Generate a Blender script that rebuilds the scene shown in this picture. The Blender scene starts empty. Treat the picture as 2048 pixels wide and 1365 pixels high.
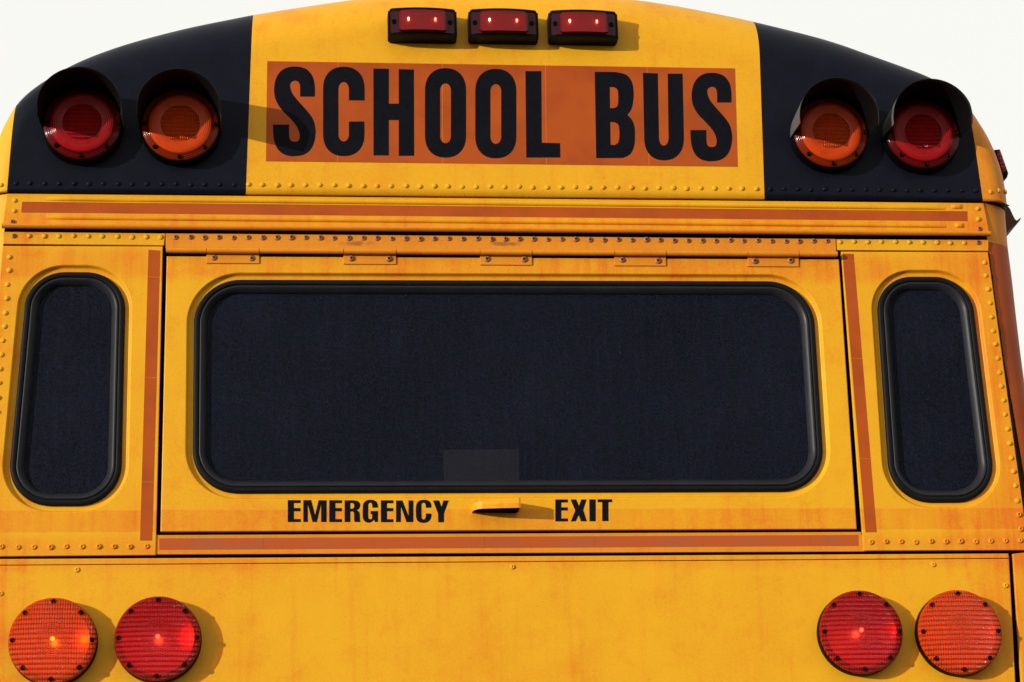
import bpy, bmesh, math, random
import numpy as np
from mathutils import Vector, Matrix
from mathutils.geometry import tessellate_polygon

random.seed(7)
SC = bpy.context.scene
COL = SC.collection

# ------------------------------------------------------------------ camera
FPX = 4737.0                                   # focal length in pixels of a 2048 px wide frame
CX, CY = 1024.0, 682.5
def nrm(v): v = np.array(v, float); return v / np.linalg.norm(v)
Zc = nrm((636 - CX, -13800 - CY, FPX))         # world up seen by the camera (right, down, forward)
Xc = np.array((51300 - CX, 885 - CY, FPX)); Xc = nrm(Xc - Zc * Xc.dot(Zc))
Yc = np.cross(Zc, Xc)
DIST = 5.39
_d = nrm((0, 0, 1.0)); _dw = np.array((_d @ Xc, _d @ Yc, _d @ Zc))
CAM = np.array((0.04, 0.0, 2.29)) - _dw * DIST
right, down, fwd = [np.array((Xc[i], Yc[i], Zc[i])) for i in range(3)]
cam_data = bpy.data.cameras.new('camera')
cam_data.sensor_width = 36.0
cam_data.lens = FPX / 2048 * 36
cam_data.clip_start = 0.05; cam_data.clip_end = 3000
cam = bpy.data.objects.new('camera', cam_data); COL.objects.link(cam)
M = Matrix.Identity(4)
for i in range(3):
    M[i][0], M[i][1], M[i][2], M[i][3] = right[i], -down[i], -fwd[i], CAM[i]
cam.matrix_world = M
SC.camera = cam

# ------------------------------------------------------------------ sky, sun, exposure
SUN_TRAVEL = Vector((1.55, 1.0, -0.28)).normalized()
sun_el = math.asin(-SUN_TRAVEL.z)
sun_rot = math.atan2(-SUN_TRAVEL.x, -SUN_TRAVEL.y)
world = bpy.data.worlds.new('World'); SC.world = world; world.use_nodes = True
wn = world.node_tree; wn.nodes.clear()
wo = wn.nodes.new('ShaderNodeOutputWorld'); bg = wn.nodes.new('ShaderNodeBackground')
sky = wn.nodes.new('ShaderNodeTexSky'); sky.sky_type = 'NISHITA'; sky.sun_disc = False
sky.sun_elevation = sun_el; sky.sun_rotation = sun_rot; sky.dust_density = 3.0
# thin bright white cloud over the whole sky
cl = wn.nodes.new('ShaderNodeCombineXYZ')
for i, v in enumerate((10.45, 10.35, 9.8)): cl.inputs[i].default_value = v
mx = wn.nodes.new('ShaderNodeMix'); mx.data_type = 'RGBA'; mx.inputs[0].default_value = 0.9
wn.links.new(sky.outputs[0], mx.inputs[6]); wn.links.new(cl.outputs[0], mx.inputs[7])
wn.links.new(mx.outputs[2], bg.inputs[0]); bg.inputs[1].default_value = 0.1
wn.links.new(bg.outputs[0], wo.inputs[0])
sun_data = bpy.data.lights.new('sun', 'SUN'); sun_data.energy = 5.0
sun_data.angle = math.radians(0.6); sun_data.color = (1.0, 0.95, 0.86)
sun = bpy.data.objects.new('sun', sun_data); COL.objects.link(sun)
sun.rotation_euler = SUN_TRAVEL.to_track_quat('-Z', 'Y').to_euler()
sun.location = (-6, -6, 6)
SC.view_settings.view_transform = 'Standard'; SC.view_settings.look = 'None'
SC.view_settings.exposure = 0.0; SC.view_settings.gamma = 1.0
SC.view_settings.use_curve_mapping = False

# ------------------------------------------------------------------ helpers
def at(px, py, Y=0.0):
    """the point at depth Y (the rear wall is Y = 0, into the bus is +Y) seen at a photo pixel"""
    d = np.array((px - CX, py - CY, FPX))
    w = np.array((d @ Xc, d @ Yc, d @ Zc))
    t = (Y - CAM[1]) / w[1]
    p = CAM + w * t
    return Vector((float(p[0]), Y, float(p[2])))
def q(pts, Y=0.0): return [at(x, y, Y) for x, y in pts]
def xz(p): return Vector((p.x, p.z))
def zrow(py): return at(990, py).z

bus = bpy.data.objects.new('school_bus', None); COL.objects.link(bus)
bus['label'] = 'yellow school bus seen from behind with black lamp panels and tinted windows'
bus['category'] = 'school bus'

def wpos(o):
    v = Vector(o.location)
    while o.parent: o = o.parent; v += Vector(o.location)
    return v
def link(name, me, parent, loc=(0, 0, 0), label=None):
    o = bpy.data.objects.new(name, me); COL.objects.link(o)
    o.parent = parent
    o.location = Vector(loc) - (wpos(parent) if parent else Vector((0, 0, 0)))
    if label: o['label'] = label
    return o
def from_bm(name, bm, mats, parent=bus, label=None, recalc=True, center=True):
    if recalc: bmesh.ops.recalc_face_normals(bm, faces=bm.faces)
    c = Vector((0, 0, 0))
    if center and len(bm.verts):
        lo = Vector((min(v.co[i] for v in bm.verts) for i in range(3)))
        hi = Vector((max(v.co[i] for v in bm.verts) for i in range(3)))
        c = (lo + hi) / 2
        for v in bm.verts: v.co -= c
    me = bpy.data.meshes.new(name); bm.to_mesh(me); bm.free()
    for m in (mats if isinstance(mats, (list, tuple)) else [mats]): me.materials.append(m)
    return link(name, me, parent, c, label)

def offset_loop(pts, d):
    """offset a closed 2D polygon outward by d (mitred); pts as Vector2"""
    n = len(pts)
    area = sum(pts[i].x * pts[(i + 1) % n].y - pts[(i + 1) % n].x * pts[i].y for i in range(n))
    s = 1 if area > 0 else -1
    out = []
    for i in range(n):
        a, b, c = pts[i - 1], pts[i], pts[(i + 1) % n]
        e1 = (b - a).normalized(); e2 = (c - b).normalized()
        n1 = Vector((e1.y, -e1.x)) * s; n2 = Vector((e2.y, -e2.x)) * s
        m = n1 + n2
        k = max(0.35, m.length_squared / 2)
        out.append(b + m * (d / k))
    return out
def ring(bm, loop, Y): return [bm.verts.new((p.x, Y, p.y)) for p in loop]
def bridge(bm, A, B, smooth=False, mat=0):
    n = len(A); fs = []
    for i in range(n):
        f = bm.faces.new((A[i], A[(i + 1) % n], B[(i + 1) % n], B[i])); f.smooth = smooth; f.material_index = mat
        fs.append(f)
    return fs
def fill(bm, loops_v, mat=0):
    polys = [[Vector((v.co.x, v.co.z, 0)) for v in L] for L in loops_v]
    flat = [v for L in loops_v for v in L]
    for t in tessellate_polygon(polys):
        try:
            f = bm.faces.new([flat[i] for i in t]); f.material_index = mat
        except ValueError: pass

def plate(name, pts, mat, parent=bus, Y=0.0, thick=0.004, bevel=0.0012, wells=(), label=None):
    """sheet-metal plate facing -Y; pts are 3D points; wells are window openings [(loop, profile)]"""
    loop = [xz(p) for p in pts]
    bm = bmesh.new()
    inner = offset_loop(loop, -bevel) if bevel else loop
    front = ring(bm, inner, Y)
    holes = []
    for wl, prof in wells:
        rs = [ring(bm, offset_smooth(wl, o), Y + y) for o, y in prof]
        for a, b in zip(rs, rs[1:]): bridge(bm, a, b, True)
        holes.append(rs[0])
    fill(bm, [front] + holes)
    if bevel:
        mid = ring(bm, offset_loop(loop, -bevel * 0.3), Y + bevel * 0.3)
        outer = ring(bm, loop, Y + bevel)
        bridge(bm, front, mid, False); bridge(bm, mid, outer, False)
    else: outer = front
    back = ring(bm, loop, Y + thick)
    bridge(bm, outer, back)
    return from_bm(name, bm, mat, parent, label)

def decal(name, loops, mat, parent, Y, thick=0.0012, label=None):
    """flat sheet-thin piece; loops = [outer, hole...] of 3D points"""
    bm = bmesh.new()
    F = [ring(bm, [xz(p) for p in L], Y) for L in loops]
    B = [ring(bm, [xz(p) for p in L], Y + thick) for L in loops]
    fill(bm, F)
    for f, b in zip(F, B): bridge(bm, f, b)
    return from_bm(name, bm, mat, parent, label)

def rounded(pts, radii, seg=14):
    """closed smooth loop (Vector2 + normal) from a quad with circular corners"""
    P = [xz(p) for p in pts]; n = len(P); out = []
    for i in range(n):
        a, b, c = P[i - 1], P[i], P[(i + 1) % n]
        u = (a - b).normalized(); v = (c - b).normalized()
        ang = math.acos(max(-1, min(1, u.dot(v))))
        r = radii[i]; t = r / math.tan(ang / 2)
        cen = b + (u + v).normalized() * (r / math.sin(ang / 2))
        s = b + u * t - cen; e = b + v * t - cen
        a0 = math.atan2(s.y, s.x); a1 = math.atan2(e.y, e.x)
        da = (a1 - a0 + math.pi) % (2 * math.pi) - math.pi
        for k in range(seg + 1):
            th = a0 + da * k / seg
            nrm_ = Vector((math.cos(th), math.sin(th)))
            out.append((cen + nrm_ * r, nrm_))
    return out
def offset_smooth(loop, d): return [p + n * d for p, n in loop]

def sweep_ring(name, loop, prof, mat, parent, Y=0.0, label=None):
    bm = bmesh.new()
    rs = [ring(bm, offset_smooth(loop, o), Y + y) for o, y in prof]
    for a, b in zip(rs, rs[1:]): bridge(bm, a, b, True)
    return from_bm(name, bm, mat, parent, label, recalc=False)

def lathe(bm, c, prof, seg=48, smooth=True, mat=0, cap=True):
    """profile [(radius, y)] round the -Y axis through c (Vector)"""
    rs = []
    for r, y in prof:
        if r < 1e-6: rs.append([bm.verts.new((c.x, c.y + y, c.z))])
        else: rs.append([bm.verts.new((c.x + r * math.cos(2 * math.pi * k / seg), c.y + y, c.z + r * math.sin(2 * math.pi * k / seg))) for k in range(seg)])
    for a, b in zip(rs, rs[1:]):
        for k in range(seg):
            if len(a) == 1: vs = (a[0], b[(k + 1) % seg], b[k])
            elif len(b) == 1: vs = (a[k], a[(k + 1) % seg], b[0])
            else: vs = (a[k], a[(k + 1) % seg], b[(k + 1) % seg], b[k])
            f = bm.faces.new(vs); f.smooth = smooth; f.material_index = mat
def extrude_x(bm, A, B, section, smooth=True, caps=True, mat=0):
    """sweep a closed (y, z) section from point A to B"""
    a = [bm.verts.new((A.x, A.y + y, A.z + z)) for y, z in section]
    b = [bm.verts.new((B.x, B.y + y, B.z + z)) for y, z in section]
    for f in bridge(bm, a, b, smooth, mat): pass
    if caps:
        for L in (a, b):
            f = bm.faces.new([bm.verts.new(v.co) for v in L]); f.material_index = mat
def ball(bm, c, r, seg=12, sy=1.0):
    m = Matrix.Translation(c) @ Matrix.Diagonal((r, r * sy, r, 1))
    res = bmesh.ops.create_uvsphere(bm, u_segments=seg, v_segments=seg // 2 + 1, radius=1, matrix=m)
    for v in res['verts']:
        for f in v.link_faces: f.smooth = True

# ------------------------------------------------------------------ materials
class NT:
    def __init__(s, name):
        s.m = bpy.data.materials.new(name); s.m.use_nodes = True
        s.t = s.m.node_tree; s.t.nodes.clear()
        s.out = s.n('ShaderNodeOutputMaterial')
    def n(s, typ, **kw):
        nd = s.t.nodes.new(typ)
        for k, v in kw.items(): setattr(nd, k, v)
        return nd
    def l(s, a, b): s.t.links.new(a, b)
    def val(s, sock, v):
        if isinstance(v, bpy.types.NodeSocket): s.l(v, sock)
        else: sock.default_value = v
    def math(s, op, a, b=0.0, c=None, clamp=False):
        nd = s.n('ShaderNodeMath', operation=op, use_clamp=clamp)
        s.val(nd.inputs[0], a); s.val(nd.inputs[1], b)
        if c is not None: s.val(nd.inputs[2], c)
        return nd.outputs[0]
    def mix(s, f, a, b, blend='MIX'):
        nd = s.n('ShaderNodeMix', data_type='RGBA', blend_type=blend)
        s.val(nd.inputs[0], f); s.val(nd.inputs[6], a); s.val(nd.inputs[7], b)
        return nd.outputs[2]
    def pos(s):
        return s.n('ShaderNodeNewGeometry').outputs['Position']
    def noise(s, vec, scale, detail=4, rough=0.55, stretch=None):
        if stretch:
            mp = s.n('ShaderNodeMapping'); mp.inputs['Scale'].default_value = stretch
            s.l(vec, mp.inputs['Vector']); vec = mp.outputs[0]
        nd = s.n('ShaderNodeTexNoise'); s.l(vec, nd.inputs['Vector'])
        nd.inputs['Scale'].default_value = scale; nd.inputs['Detail'].default_value = detail
        nd.inputs['Roughness'].default_value = rough
        return nd.outputs['Fac']
    def step(s, x, lo, hi):
        nd = s.n('ShaderNodeMapRange', interpolation_type='SMOOTHSTEP')
        s.val(nd.inputs[0], x); nd.inputs[1].default_value = lo; nd.inputs[2].default_value = hi
        return nd.outputs[0]
    def specks(s, vec, scale, size, keep=0.5):
        v = s.n('ShaderNodeTexVoronoi'); s.l(vec, v.inputs['Vector']); v.inputs['Scale'].default_value = scale
        d = s.step(v.outputs['Distance'], size, size * 0.5)
        sp = s.n('ShaderNodeSeparateColor'); s.l(v.outputs['Color'], sp.inputs[0])
        k = s.math('GREATER_THAN', sp.outputs[0], 1 - keep)
        return s.math('MULTIPLY', d, k)
    def principled(s, col, rough=0.5, spec=0.3, metal=0.0, bump=None, bdist=0.001, bstr=0.3, coat=0.0):
        p = s.n('ShaderNodeBsdfPrincipled')
        s.val(p.inputs['Base Color'], col); s.val(p.inputs['Roughness'], rough)
        p.inputs['Specular IOR Level'].default_value = spec; p.inputs['Metallic'].default_value = metal
        p.inputs['Coat Weight'].default_value = coat
        if bump is not None:
            b = s.n('ShaderNodeBump'); b.inputs['Distance'].default_value = bdist; b.inputs['Strength'].default_value = bstr
            s.l(bump, b.inputs['Height']); s.l(b.outputs[0], p.inputs['Normal'])
        return p
    def done(s, sh):
        s.l(sh.outputs[0], s.out.inputs[0]); return s.m

def rgb(r, g, b): return (r, g, b, 1.0)

def make_yellow(name, base, worn, amount=1.0, bands=(), stains=(), grime=False):
    t = NT(name); P = t.pos()
    big = t.noise(P, 2.3, 3); mid = t.noise(P, 14, 5, 0.65)
    streak = t.noise(P, 1.0, 4, 0.6, (38, 38, 2.2))
    fine = t.noise(P, 230, 3, 0.75)
    f = t.math('MULTIPLY_ADD', t.step(big, 0.38, 0.72), 0.22, t.math('MULTIPLY', t.step(mid, 0.45, 0.8), 0.30))
    f = t.math('MULTIPLY_ADD', t.step(streak, 0.5, 0.85), 0.30, f)
    f = t.math('MULTIPLY_ADD', t.math('SUBTRACT', fine, 0.5), 0.95, f)
    sep = t.n('ShaderNodeSeparateXYZ'); t.l(P, sep.inputs[0])
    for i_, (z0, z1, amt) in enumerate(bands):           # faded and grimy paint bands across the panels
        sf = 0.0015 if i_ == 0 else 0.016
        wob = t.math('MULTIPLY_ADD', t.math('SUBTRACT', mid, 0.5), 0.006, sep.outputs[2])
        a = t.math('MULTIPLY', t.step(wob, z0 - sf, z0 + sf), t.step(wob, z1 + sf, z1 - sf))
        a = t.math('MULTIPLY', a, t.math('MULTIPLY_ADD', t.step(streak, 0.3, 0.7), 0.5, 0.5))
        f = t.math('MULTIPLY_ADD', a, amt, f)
    if grime:                            # road film gathered along the outer rivet columns
        ed = t.math('ABSOLUTE', t.math('SUBTRACT', sep.outputs[0], 0.0))
        e_ = t.math('MULTIPLY', t.step(t.math('MULTIPLY_ADD', t.math('SUBTRACT', mid, 0.5), 0.25, ed), 0.98, 1.16), t.math('MULTIPLY_ADD', t.step(streak, 0.35, 0.65), 0.6, 0.4))
        f = t.math('MULTIPLY_ADD', e_, 0.5, f)
        run = t.noise(P, 1.0, 5, 0.7, (60, 60, 3.0))
        f = t.math('MULTIPLY_ADD', t.step(run, 0.60, 0.78), 0.20, f)
    f = t.math('MULTIPLY', f, amount, clamp=True)
    c = t.mix(f, rgb(*base), rgb(*worn))
    sp = t.specks(P, 95, 0.10, 0.45)
    c = t.mix(t.math('MULTIPLY', sp, 0.55), c, rgb(0.36, 0.12, 0.012))
    sp2 = t.specks(P, 33, 0.045, 0.4)
    c = t.mix(t.math('MULTIPLY', sp2, 0.8), c, rgb(0.12, 0.05, 0.012))
    for px, py, wx, wz in stains:
        p0 = at(px, py); k = 1.14e-3
        dx = t.math('DIVIDE', t.math('SUBTRACT', sep.outputs[0], p0.x), wx * k)
        dz = t.math('DIVIDE', t.math('SUBTRACT', sep.outputs[2], p0.z), wz * k)
        rr_ = t.math('SQRT', t.math('ADD', t.math('MULTIPLY', dx, dx), t.math('MULTIPLY', dz, dz)))
        rr_ = t.math('MULTIPLY_ADD', t.math('SUBTRACT', t.noise(P, 45, 4), 0.5), 3.0, rr_)
        c = t.mix(t.math('MULTIPLY', t.step(rr_, 1.5, 0.3), 0.6), c, rgb(0.12, 0.045, 0.025))
    bh = t.math('MULTIPLY_ADD', t.noise(P, 5, 2), 1.0, t.math('MULTIPLY', fine, 0.02))
    return t.done(t.principled(c, t.math('MULTIPLY_ADD', mid, 0.2, 0.38), 0.16, bump=bh, bdist=0.012, bstr=0.35))

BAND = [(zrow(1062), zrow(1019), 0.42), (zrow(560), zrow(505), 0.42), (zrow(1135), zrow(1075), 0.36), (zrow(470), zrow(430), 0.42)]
YEL = make_yellow('school_bus_yellow_paint', (0.62, 0.308, 0.008), (0.56, 0.135, 0.006), 1.15, BAND, grime=True)
YEL_W = make_yellow('worn_and_shade_yellow_paint', (0.57, 0.205, 0.010), (0.46, 0.100, 0.008), 1.2, stains=[(712, 488, 26, 5), (1012, 489, 30, 4), (1690, 489, 14, 4)])  # worn strips; on the right corner its darker tone is painted shade
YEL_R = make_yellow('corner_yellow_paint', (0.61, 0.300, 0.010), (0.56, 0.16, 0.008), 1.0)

def make_black(name, col, spec=0.3, rough=0.42, speck=0.5):
    t = NT(name); P = t.pos()
    fine = t.noise(P, 350, 2, 0.7); mid = t.noise(P, 18, 5)
    f = t.math('MULTIPLY_ADD', t.math('SUBTRACT', fine, 0.5), 1.6, t.math('MULTIPLY', mid, 0.6), clamp=True)
    c = t.mix(f, rgb(*[v * 0.55 for v in col]), rgb(*[v * 1.5 for v in col]))
    c = t.mix(t.math('MULTIPLY', t.specks(P, 120, 0.11, 0.3), speck), c, rgb(0.05, 0.055, 0.075))
    return t.done(t.principled(c, t.math('MULTIPLY_ADD', mid, 0.2, rough - 0.1), spec, bump=t.noise(P, 6, 2), bdist=0.004, bstr=0.3))
BLACK = make_black('black_lamp_panel_paint', (0.0050, 0.0057, 0.0118), 0.07)
LETTER = make_black('black_lettering_vinyl', (0.0048, 0.0052, 0.0085), 0.04, 0.5, 0.35)
RUBBER = make_black('black_window_rubber', (0.0075, 0.0072, 0.0085), 0.07, 0.50, 0.9)
RUBBER_D = make_black('dusty_grey_rubber_strip', (0.0165, 0.016, 0.0195), 0.14, 0.40, 0.8)
VISOR = make_black('matt_black_visor_plastic', (0.0022, 0.0022, 0.0026), 0.16, 0.5, 0.5)
VISOR_F = make_black('sun_faded_visor_plastic', (0.085, 0.080, 0.080), 0.2, 0.6, 0.3)
HOUSING = make_black('black_lamp_housing_plastic', (0.0016, 0.0016, 0.0019), 0.05, 0.4, 0.3)
DARK = NT('dark_gap_backing'); DARK = DARK.done(DARK.principled(rgb(0.003, 0.003, 0.003), 0.8, 0.05))
SCREWHOLE = NT('dark_screw_recess'); SCREWHOLE = SCREWHOLE.done(SCREWHOLE.principled(rgb(0.012, 0.006, 0.004), 0.6, 0.2))
STEEL = NT('worn_screw_steel'); STEEL = STEEL.done(STEEL.principled(rgb(0.30, 0.115, 0.045), 0.45, 0.3, 0.0))

def make_tape(name, col, col2):
    t = NT(name); P = t.pos()
    fine = t.noise(P, 300, 2, 0.7); mid = t.noise(P, 9, 4)
    f = t.math('MULTIPLY_ADD', t.math('SUBTRACT', fine, 0.5), 1.0, t.step(mid, 0.35, 0.75), clamp=True)
    c = t.mix(f, rgb(*col), rgb(*col2))
    c = t.mix(t.math('MULTIPLY', t.specks(P, 60, 0.06, 0.4), 0.6), c, rgb(0.10, 0.03, 0.01))
    return t.done(t.principled(c, 0.5, 0.15))
TAPE = make_tape('orange_reflective_tape', (0.345, 0.060, 0.005), (0.27, 0.045, 0.005))
TAPE_F = make_tape('faded_reflective_tape', (0.365, 0.066, 0.012), (0.30, 0.074, 0.028))

t = NT('tinted_window_glass'); P = t.pos()
fine = t.noise(P, 260, 3, 0.8); drip = t.noise(P, 1.0, 5, 0.65, (75, 75, 5)); mid = t.noise(P, 4, 3)
f = t.math('MULTIPLY_ADD', t.math('SUBTRACT', fine, 0.5), 2.8, t.math('MULTIPLY_ADD', t.step(drip, 0.45, 0.75), 0.20, t.math('MULTIPLY', mid, 0.55)), clamp=True)
c = t.mix(f, rgb(0.0030, 0.0038, 0.0088), rgb(0.0140, 0.0165, 0.032))
c = t.mix(t.math('MULTIPLY', t.specks(P, 130, 0.13, 0.30), t.step(t.noise(P, 3.0, 4, 0.6), 0.35, 0.65)), c, rgb(0.075, 0.08, 0.10))
pr = t.principled(c, 0.42, 0.07)
tr = t.n('ShaderNodeBsdfTransparent'); tr.inputs[0].default_value = (0.7, 0.7, 0.72, 1)
ms = t.n('ShaderNodeMixShader'); ms.inputs[0].default_value = 0.70
t.l(tr.outputs[0], ms.inputs[1]); t.l(pr.outputs[0], ms.inputs[2])
GLASS = t.done(ms)
t = NT('paper_notice'); NOTICE = t.done(t.principled(rgb(0.15, 0.125, 0.105), 0.9, 0.05))

def make_lens(name, col, tint, grid=(0.0054, 0.0108), inner=None, opaque=0.62, bstr=0.9, dirty=0.0):
    """coloured moulded lens; prism relief as bump in the lamp's own coordinates"""
    t = NT(name); O = t.n('ShaderNodeTexCoord').outputs['Object']
    sep = t.n('ShaderNodeSeparateXYZ'); t.l(O, sep.inputs[0])
    x, z = sep.outputs[0], sep.outputs[2]
    r = t.math('SQRT', t.math('ADD', t.math('MULTIPLY', x, x), t.math('MULTIPLY', z, z)))
    sx = t.math('ABSOLUTE', t.math('SINE', t.math('MULTIPLY', x, math.pi / grid[0])))
    sz = t.math('ABSOLUTE', t.math('SINE', t.math('MULTIPLY', z, math.pi / grid[1])))
    g = t.math('ADD', sx, t.math('MULTIPLY', sz, 1.6))
    rings = t.math('ABSOLUTE', t.math('SINE', t.math('MULTIPLY', r, math.pi / 0.0045)))
    if inner:
        ins = t.math('LESS_THAN', r, inner)
        h = t.math('ADD', t.math('MULTIPLY', g, ins), t.math('MULTIPLY', t.math('MULTIPLY', rings, 0.35), t.math('SUBTRACT', 1.0, ins)))
        op = t.math('MULTIPLY_ADD', ins, -0.16, 0.90)
    else:
        h = t.math('ADD', g, t.math('MULTIPLY', rings, t.step(r, 0.05, 0.03)))
        op = opaque
    grime = t.noise(t.pos(), 60, 5, 0.6)
    c = t.mix(t.math('MULTIPLY', t.step(grime, 0.45, 0.8), 0.35 + dirty), rgb(*col), rgb(*[v * 0.45 for v in col]))
    if inner: c = t.mix(t.step(r, 0.0715, 0.0730), c, rgb(*[v * 0.28 for v in col]))
    p = t.principled(c, 0.12 if inner else 0.085, 0.16 if inner else 0.5, bump=h, bdist=0.0016 if inner else 0.0024, bstr=bstr)
    tr = t.n('ShaderNodeBsdfTransparent'); tr.inputs[0].default_value = rgb(*tint)
    ms = t.n('ShaderNodeMixShader'); t.val(ms.inputs[0], op)
    t.l(tr.outputs[0], ms.inputs[1]); t.l(p.outputs[0], ms.inputs[2])
    return t.done(ms)
RED = make_lens('red_tail_lamp_lens', (0.44, 0.003, 0.006), (1.0, 0.05, 0.035), opaque=0.55)
AMBER = make_lens('amber_tail_lamp_lens', (0.74, 0.048, 0.002), (1.0, 0.18, 0.012), opaque=0.64)
RED_W = make_lens('red_warning_lens', (0.27, 0.003, 0.004), (0.9, 0.05, 0.05), (0.0052, 0.0105), 0.045, dirty=0.2)
AMBER_W = make_lens('amber_warning_lens', (0.50, 0.042, 0.002), (0.95, 0.20, 0.02), (0.0052, 0.0105), 0.045, dirty=0.1)
RED_M = make_lens('red_marker_lens', (0.20, 0.002, 0.005), (1.0, 0.10, 0.07), (0.003, 0.05), None, 0.5, 0.12)
t = NT('lamp_reflector'); REFLECT = t.done(t.principled(rgb(0.75, 0.72, 0.68), 0.28, 0.5, 0.9))
t = NT('dull_lamp_reflector'); REFLECT_D = t.done(t.principled(rgb(0.16, 0.15, 0.14), 0.35, 0.4, 0.5))
def make_emit(name, col, s):
    t = NT(name); e = t.n('ShaderNodeEmission'); e.inputs[0].default_value = rgb(*col); e.inputs[1].default_value = s
    return t.done(e)
BULB = make_emit('tail_lens_glint_glow', (1.0, 0.85, 0.50), 12.0)  # glow standing in for the sun glint at the tail lens centre
t = NT('unlit_bulb_glass'); BULB_OFF = t.done(t.principled(rgb(0.5, 0.5, 0.48), 0.1, 0.8, 0.3))
t = NT('white_tape_joint'); JOINT = t.done(t.principled(rgb(0.52, 0.15, 0.025), 0.6, 0.1))
t = NT('asphalt'); P = t.pos()
c = t.mix(t.noise(P, 40, 6, 0.7), rgb(0.035, 0.035, 0.036), rgb(0.075, 0.073, 0.07))
ASPHALT = t.done(t.principled(c, 0.9, 0.2, bump=t.noise(P, 120, 3), bdist=0.004))
t = NT('tyre_rubber'); TYRE = t.done(t.principled(rgb(0.012, 0.012, 0.012), 0.8, 0.2))
t = NT('wheel_steel'); RIM = t.done(t.principled(rgb(0.02, 0.02, 0.02), 0.5, 0.4))

# ------------------------------------------------------------------ ground
bm = bmesh.new()
vs = [bm.verts.new(p) for p in ((-600, -600, 0), (600, -600, 0), (600, 600, 0), (-600, 600, 0))]
bm.faces.new(vs)
g = from_bm('ground', bm, ASPHALT, None); g['kind'] = 'structure'
g['label'] = 'dark asphalt ground under the school bus'

# ------------------------------------------------------------------ shared small hardware
def rivet_mesh(name, r, h, seg=10, dimple=False, cross=False, mats=()):
    bm = bmesh.new(); c = Vector((0, 0, 0))
    if cross:
        lathe(bm, c, [(r, 0.001), (r, -h * 0.35), (r * 0.8, -h * 0.8), (r * 0.45, -h), (0, -h)], seg)
        a, b, Y = r * 0.50, r * 0.17, -h - 0.0003
        for s in ((a, b), (b, a)):
            vs = [bm.verts.new((x, Y - (0.0001 if s[0] == b else 0), z)) for x, z in ((-s[0], -s[1]), (s[0], -s[1]), (s[0], s[1]), (-s[0], s[1]))]
            f = bm.faces.new(vs); f.material_index = 1
    elif dimple:
        lathe(bm, c, [(r, 0.001), (r * 0.92, -h * 0.6), (r * 0.62, -h), (r * 0.42, -h), (r * 0.30, -h * 0.35), (0, -h * 0.45)], seg)
        for f in bm.faces:
            if f.calc_center_median().length < 0: f.material_index = 1
    else:
        lathe(bm, c, [(r, 0.001), (r * 0.9, -h * 0.5), (r * 0.55, -h * 0.9), (0, -h)], seg)
    me = bpy.data.meshes.new(name); bm.to_mesh(me); bm.free()
    for m in mats: me.materials.append(m)
    return me
RV_Y = rivet_mesh('rivet', 0.0061, 0.0040, 12, mats=[YEL_R])
RV_B = rivet_mesh('black_rivet', 0.0061, 0.0040, 12, mats=[BLACK])
RV_D = rivet_mesh('dimpled_rivet', 0.0066, 0.0040, 12, dimple=True, mats=[YEL_W])
RV_S = rivet_mesh('small_dimpled_rivet', 0.0058, 0.0030, 12, dimple=True, mats=[YEL_R])
SC_M = rivet_mesh('screw', 0.0066, 0.0040, 12, cross=True, mats=[STEEL, SCREWHOLE])
SC_L = rivet_mesh('screw_large', 0.0078, 0.0042, 12, cross=True, mats=[STEEL, SCREWHOLE])
def fix(name, me, p, parent):
    o = link(name, me, parent, p)
    o.rotation_euler = (0, random.uniform(-3.1, 3.1) if name == 'screw' else 0, 0)
    j = 0.0011; k_ = random.uniform(0.9, 1.08); o.scale = (k_, random.uniform(0.75, 1.15), k_)
    o.location += Vector((random.uniform(-j, j), 0, random.uniform(-j, j)))
    return o
def row(name, me, a, b, n, parent, Y):
    A, B = at(*a, Y), at(*b, Y)
    return [fix(name, me, A.lerp(B, i / (n - 1)), parent) for i in range(n)]

# ------------------------------------------------------------------ dark backing behind every gap, its black standing for shade under the drip rail
plate('dark_backing', q([(12, 372), (1966, 390), (2088, 1400), (-62, 1400)], 0.02), DARK, bus, 0.026, 0.004, 0)

# ------------------------------------------------------------------ roof end cap
CAPY = -0.006
sil = [(-26, 400), (-22, 365), (-13, 320), (0, 275), (18, 241), (30, 221), (53, 196), (88, 169), (147, 133), (205, 108), (249, 92), (293, 78), (352, 62),
       (411, 48), (469, 37), (506, 29), (568, 19), (627, 10), (688, 1), (760, -8.5), (835, -15.5), (910, -19.5), (985, -21), (1060, -19.5), (1135, -15.5), (1210, -9),
       (1281, 0), (1342, 9), (1401, 20.5), (1459, 32), (1515, 45), (1617, 70), (1676, 89), (1734, 110), (1793, 132),
       (1852, 158), (1895, 186), (1937, 223), (1951, 243), (1975, 278), (1992, 317), (2004, 352), (2011, 388), (2013, 408)]
TH0 = math.radians(20)
def smooth01(x): x = max(0.0, min(1.0, x)); return x * x * (3 - 2 * x)
def edge_width(nx):
    """radius of the rounded edge: broad over the top, tighter down the sides"""
    return 0.150 + (0.056 - 0.150) * smooth01((abs(nx) - 0.15) / 0.8)
def edge_depth(d, nx):
    w = edge_width(nx)
    if d >= w: return 0.0
    return w - math.sqrt(max(0.0, w * w - (w - d) ** 2))
def catmull(P, per=8):
    out = []
    for i in range(len(P) - 1):
        p0, p1, p2, p3 = P[max(i - 1, 0)], P[i], P[i + 1], P[min(i + 2, len(P) - 1)]
        for k in range(per):
            t_ = k / per
            out.append(0.5 * ((2 * p1) + (p2 - p0) * t_ + (2 * p0 - 5 * p1 + 4 * p2 - p3) * t_ ** 2 + (3 * p1 - p0 - 3 * p2 + p3) * t_ ** 3))
    out.append(P[-1]); return out
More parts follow.
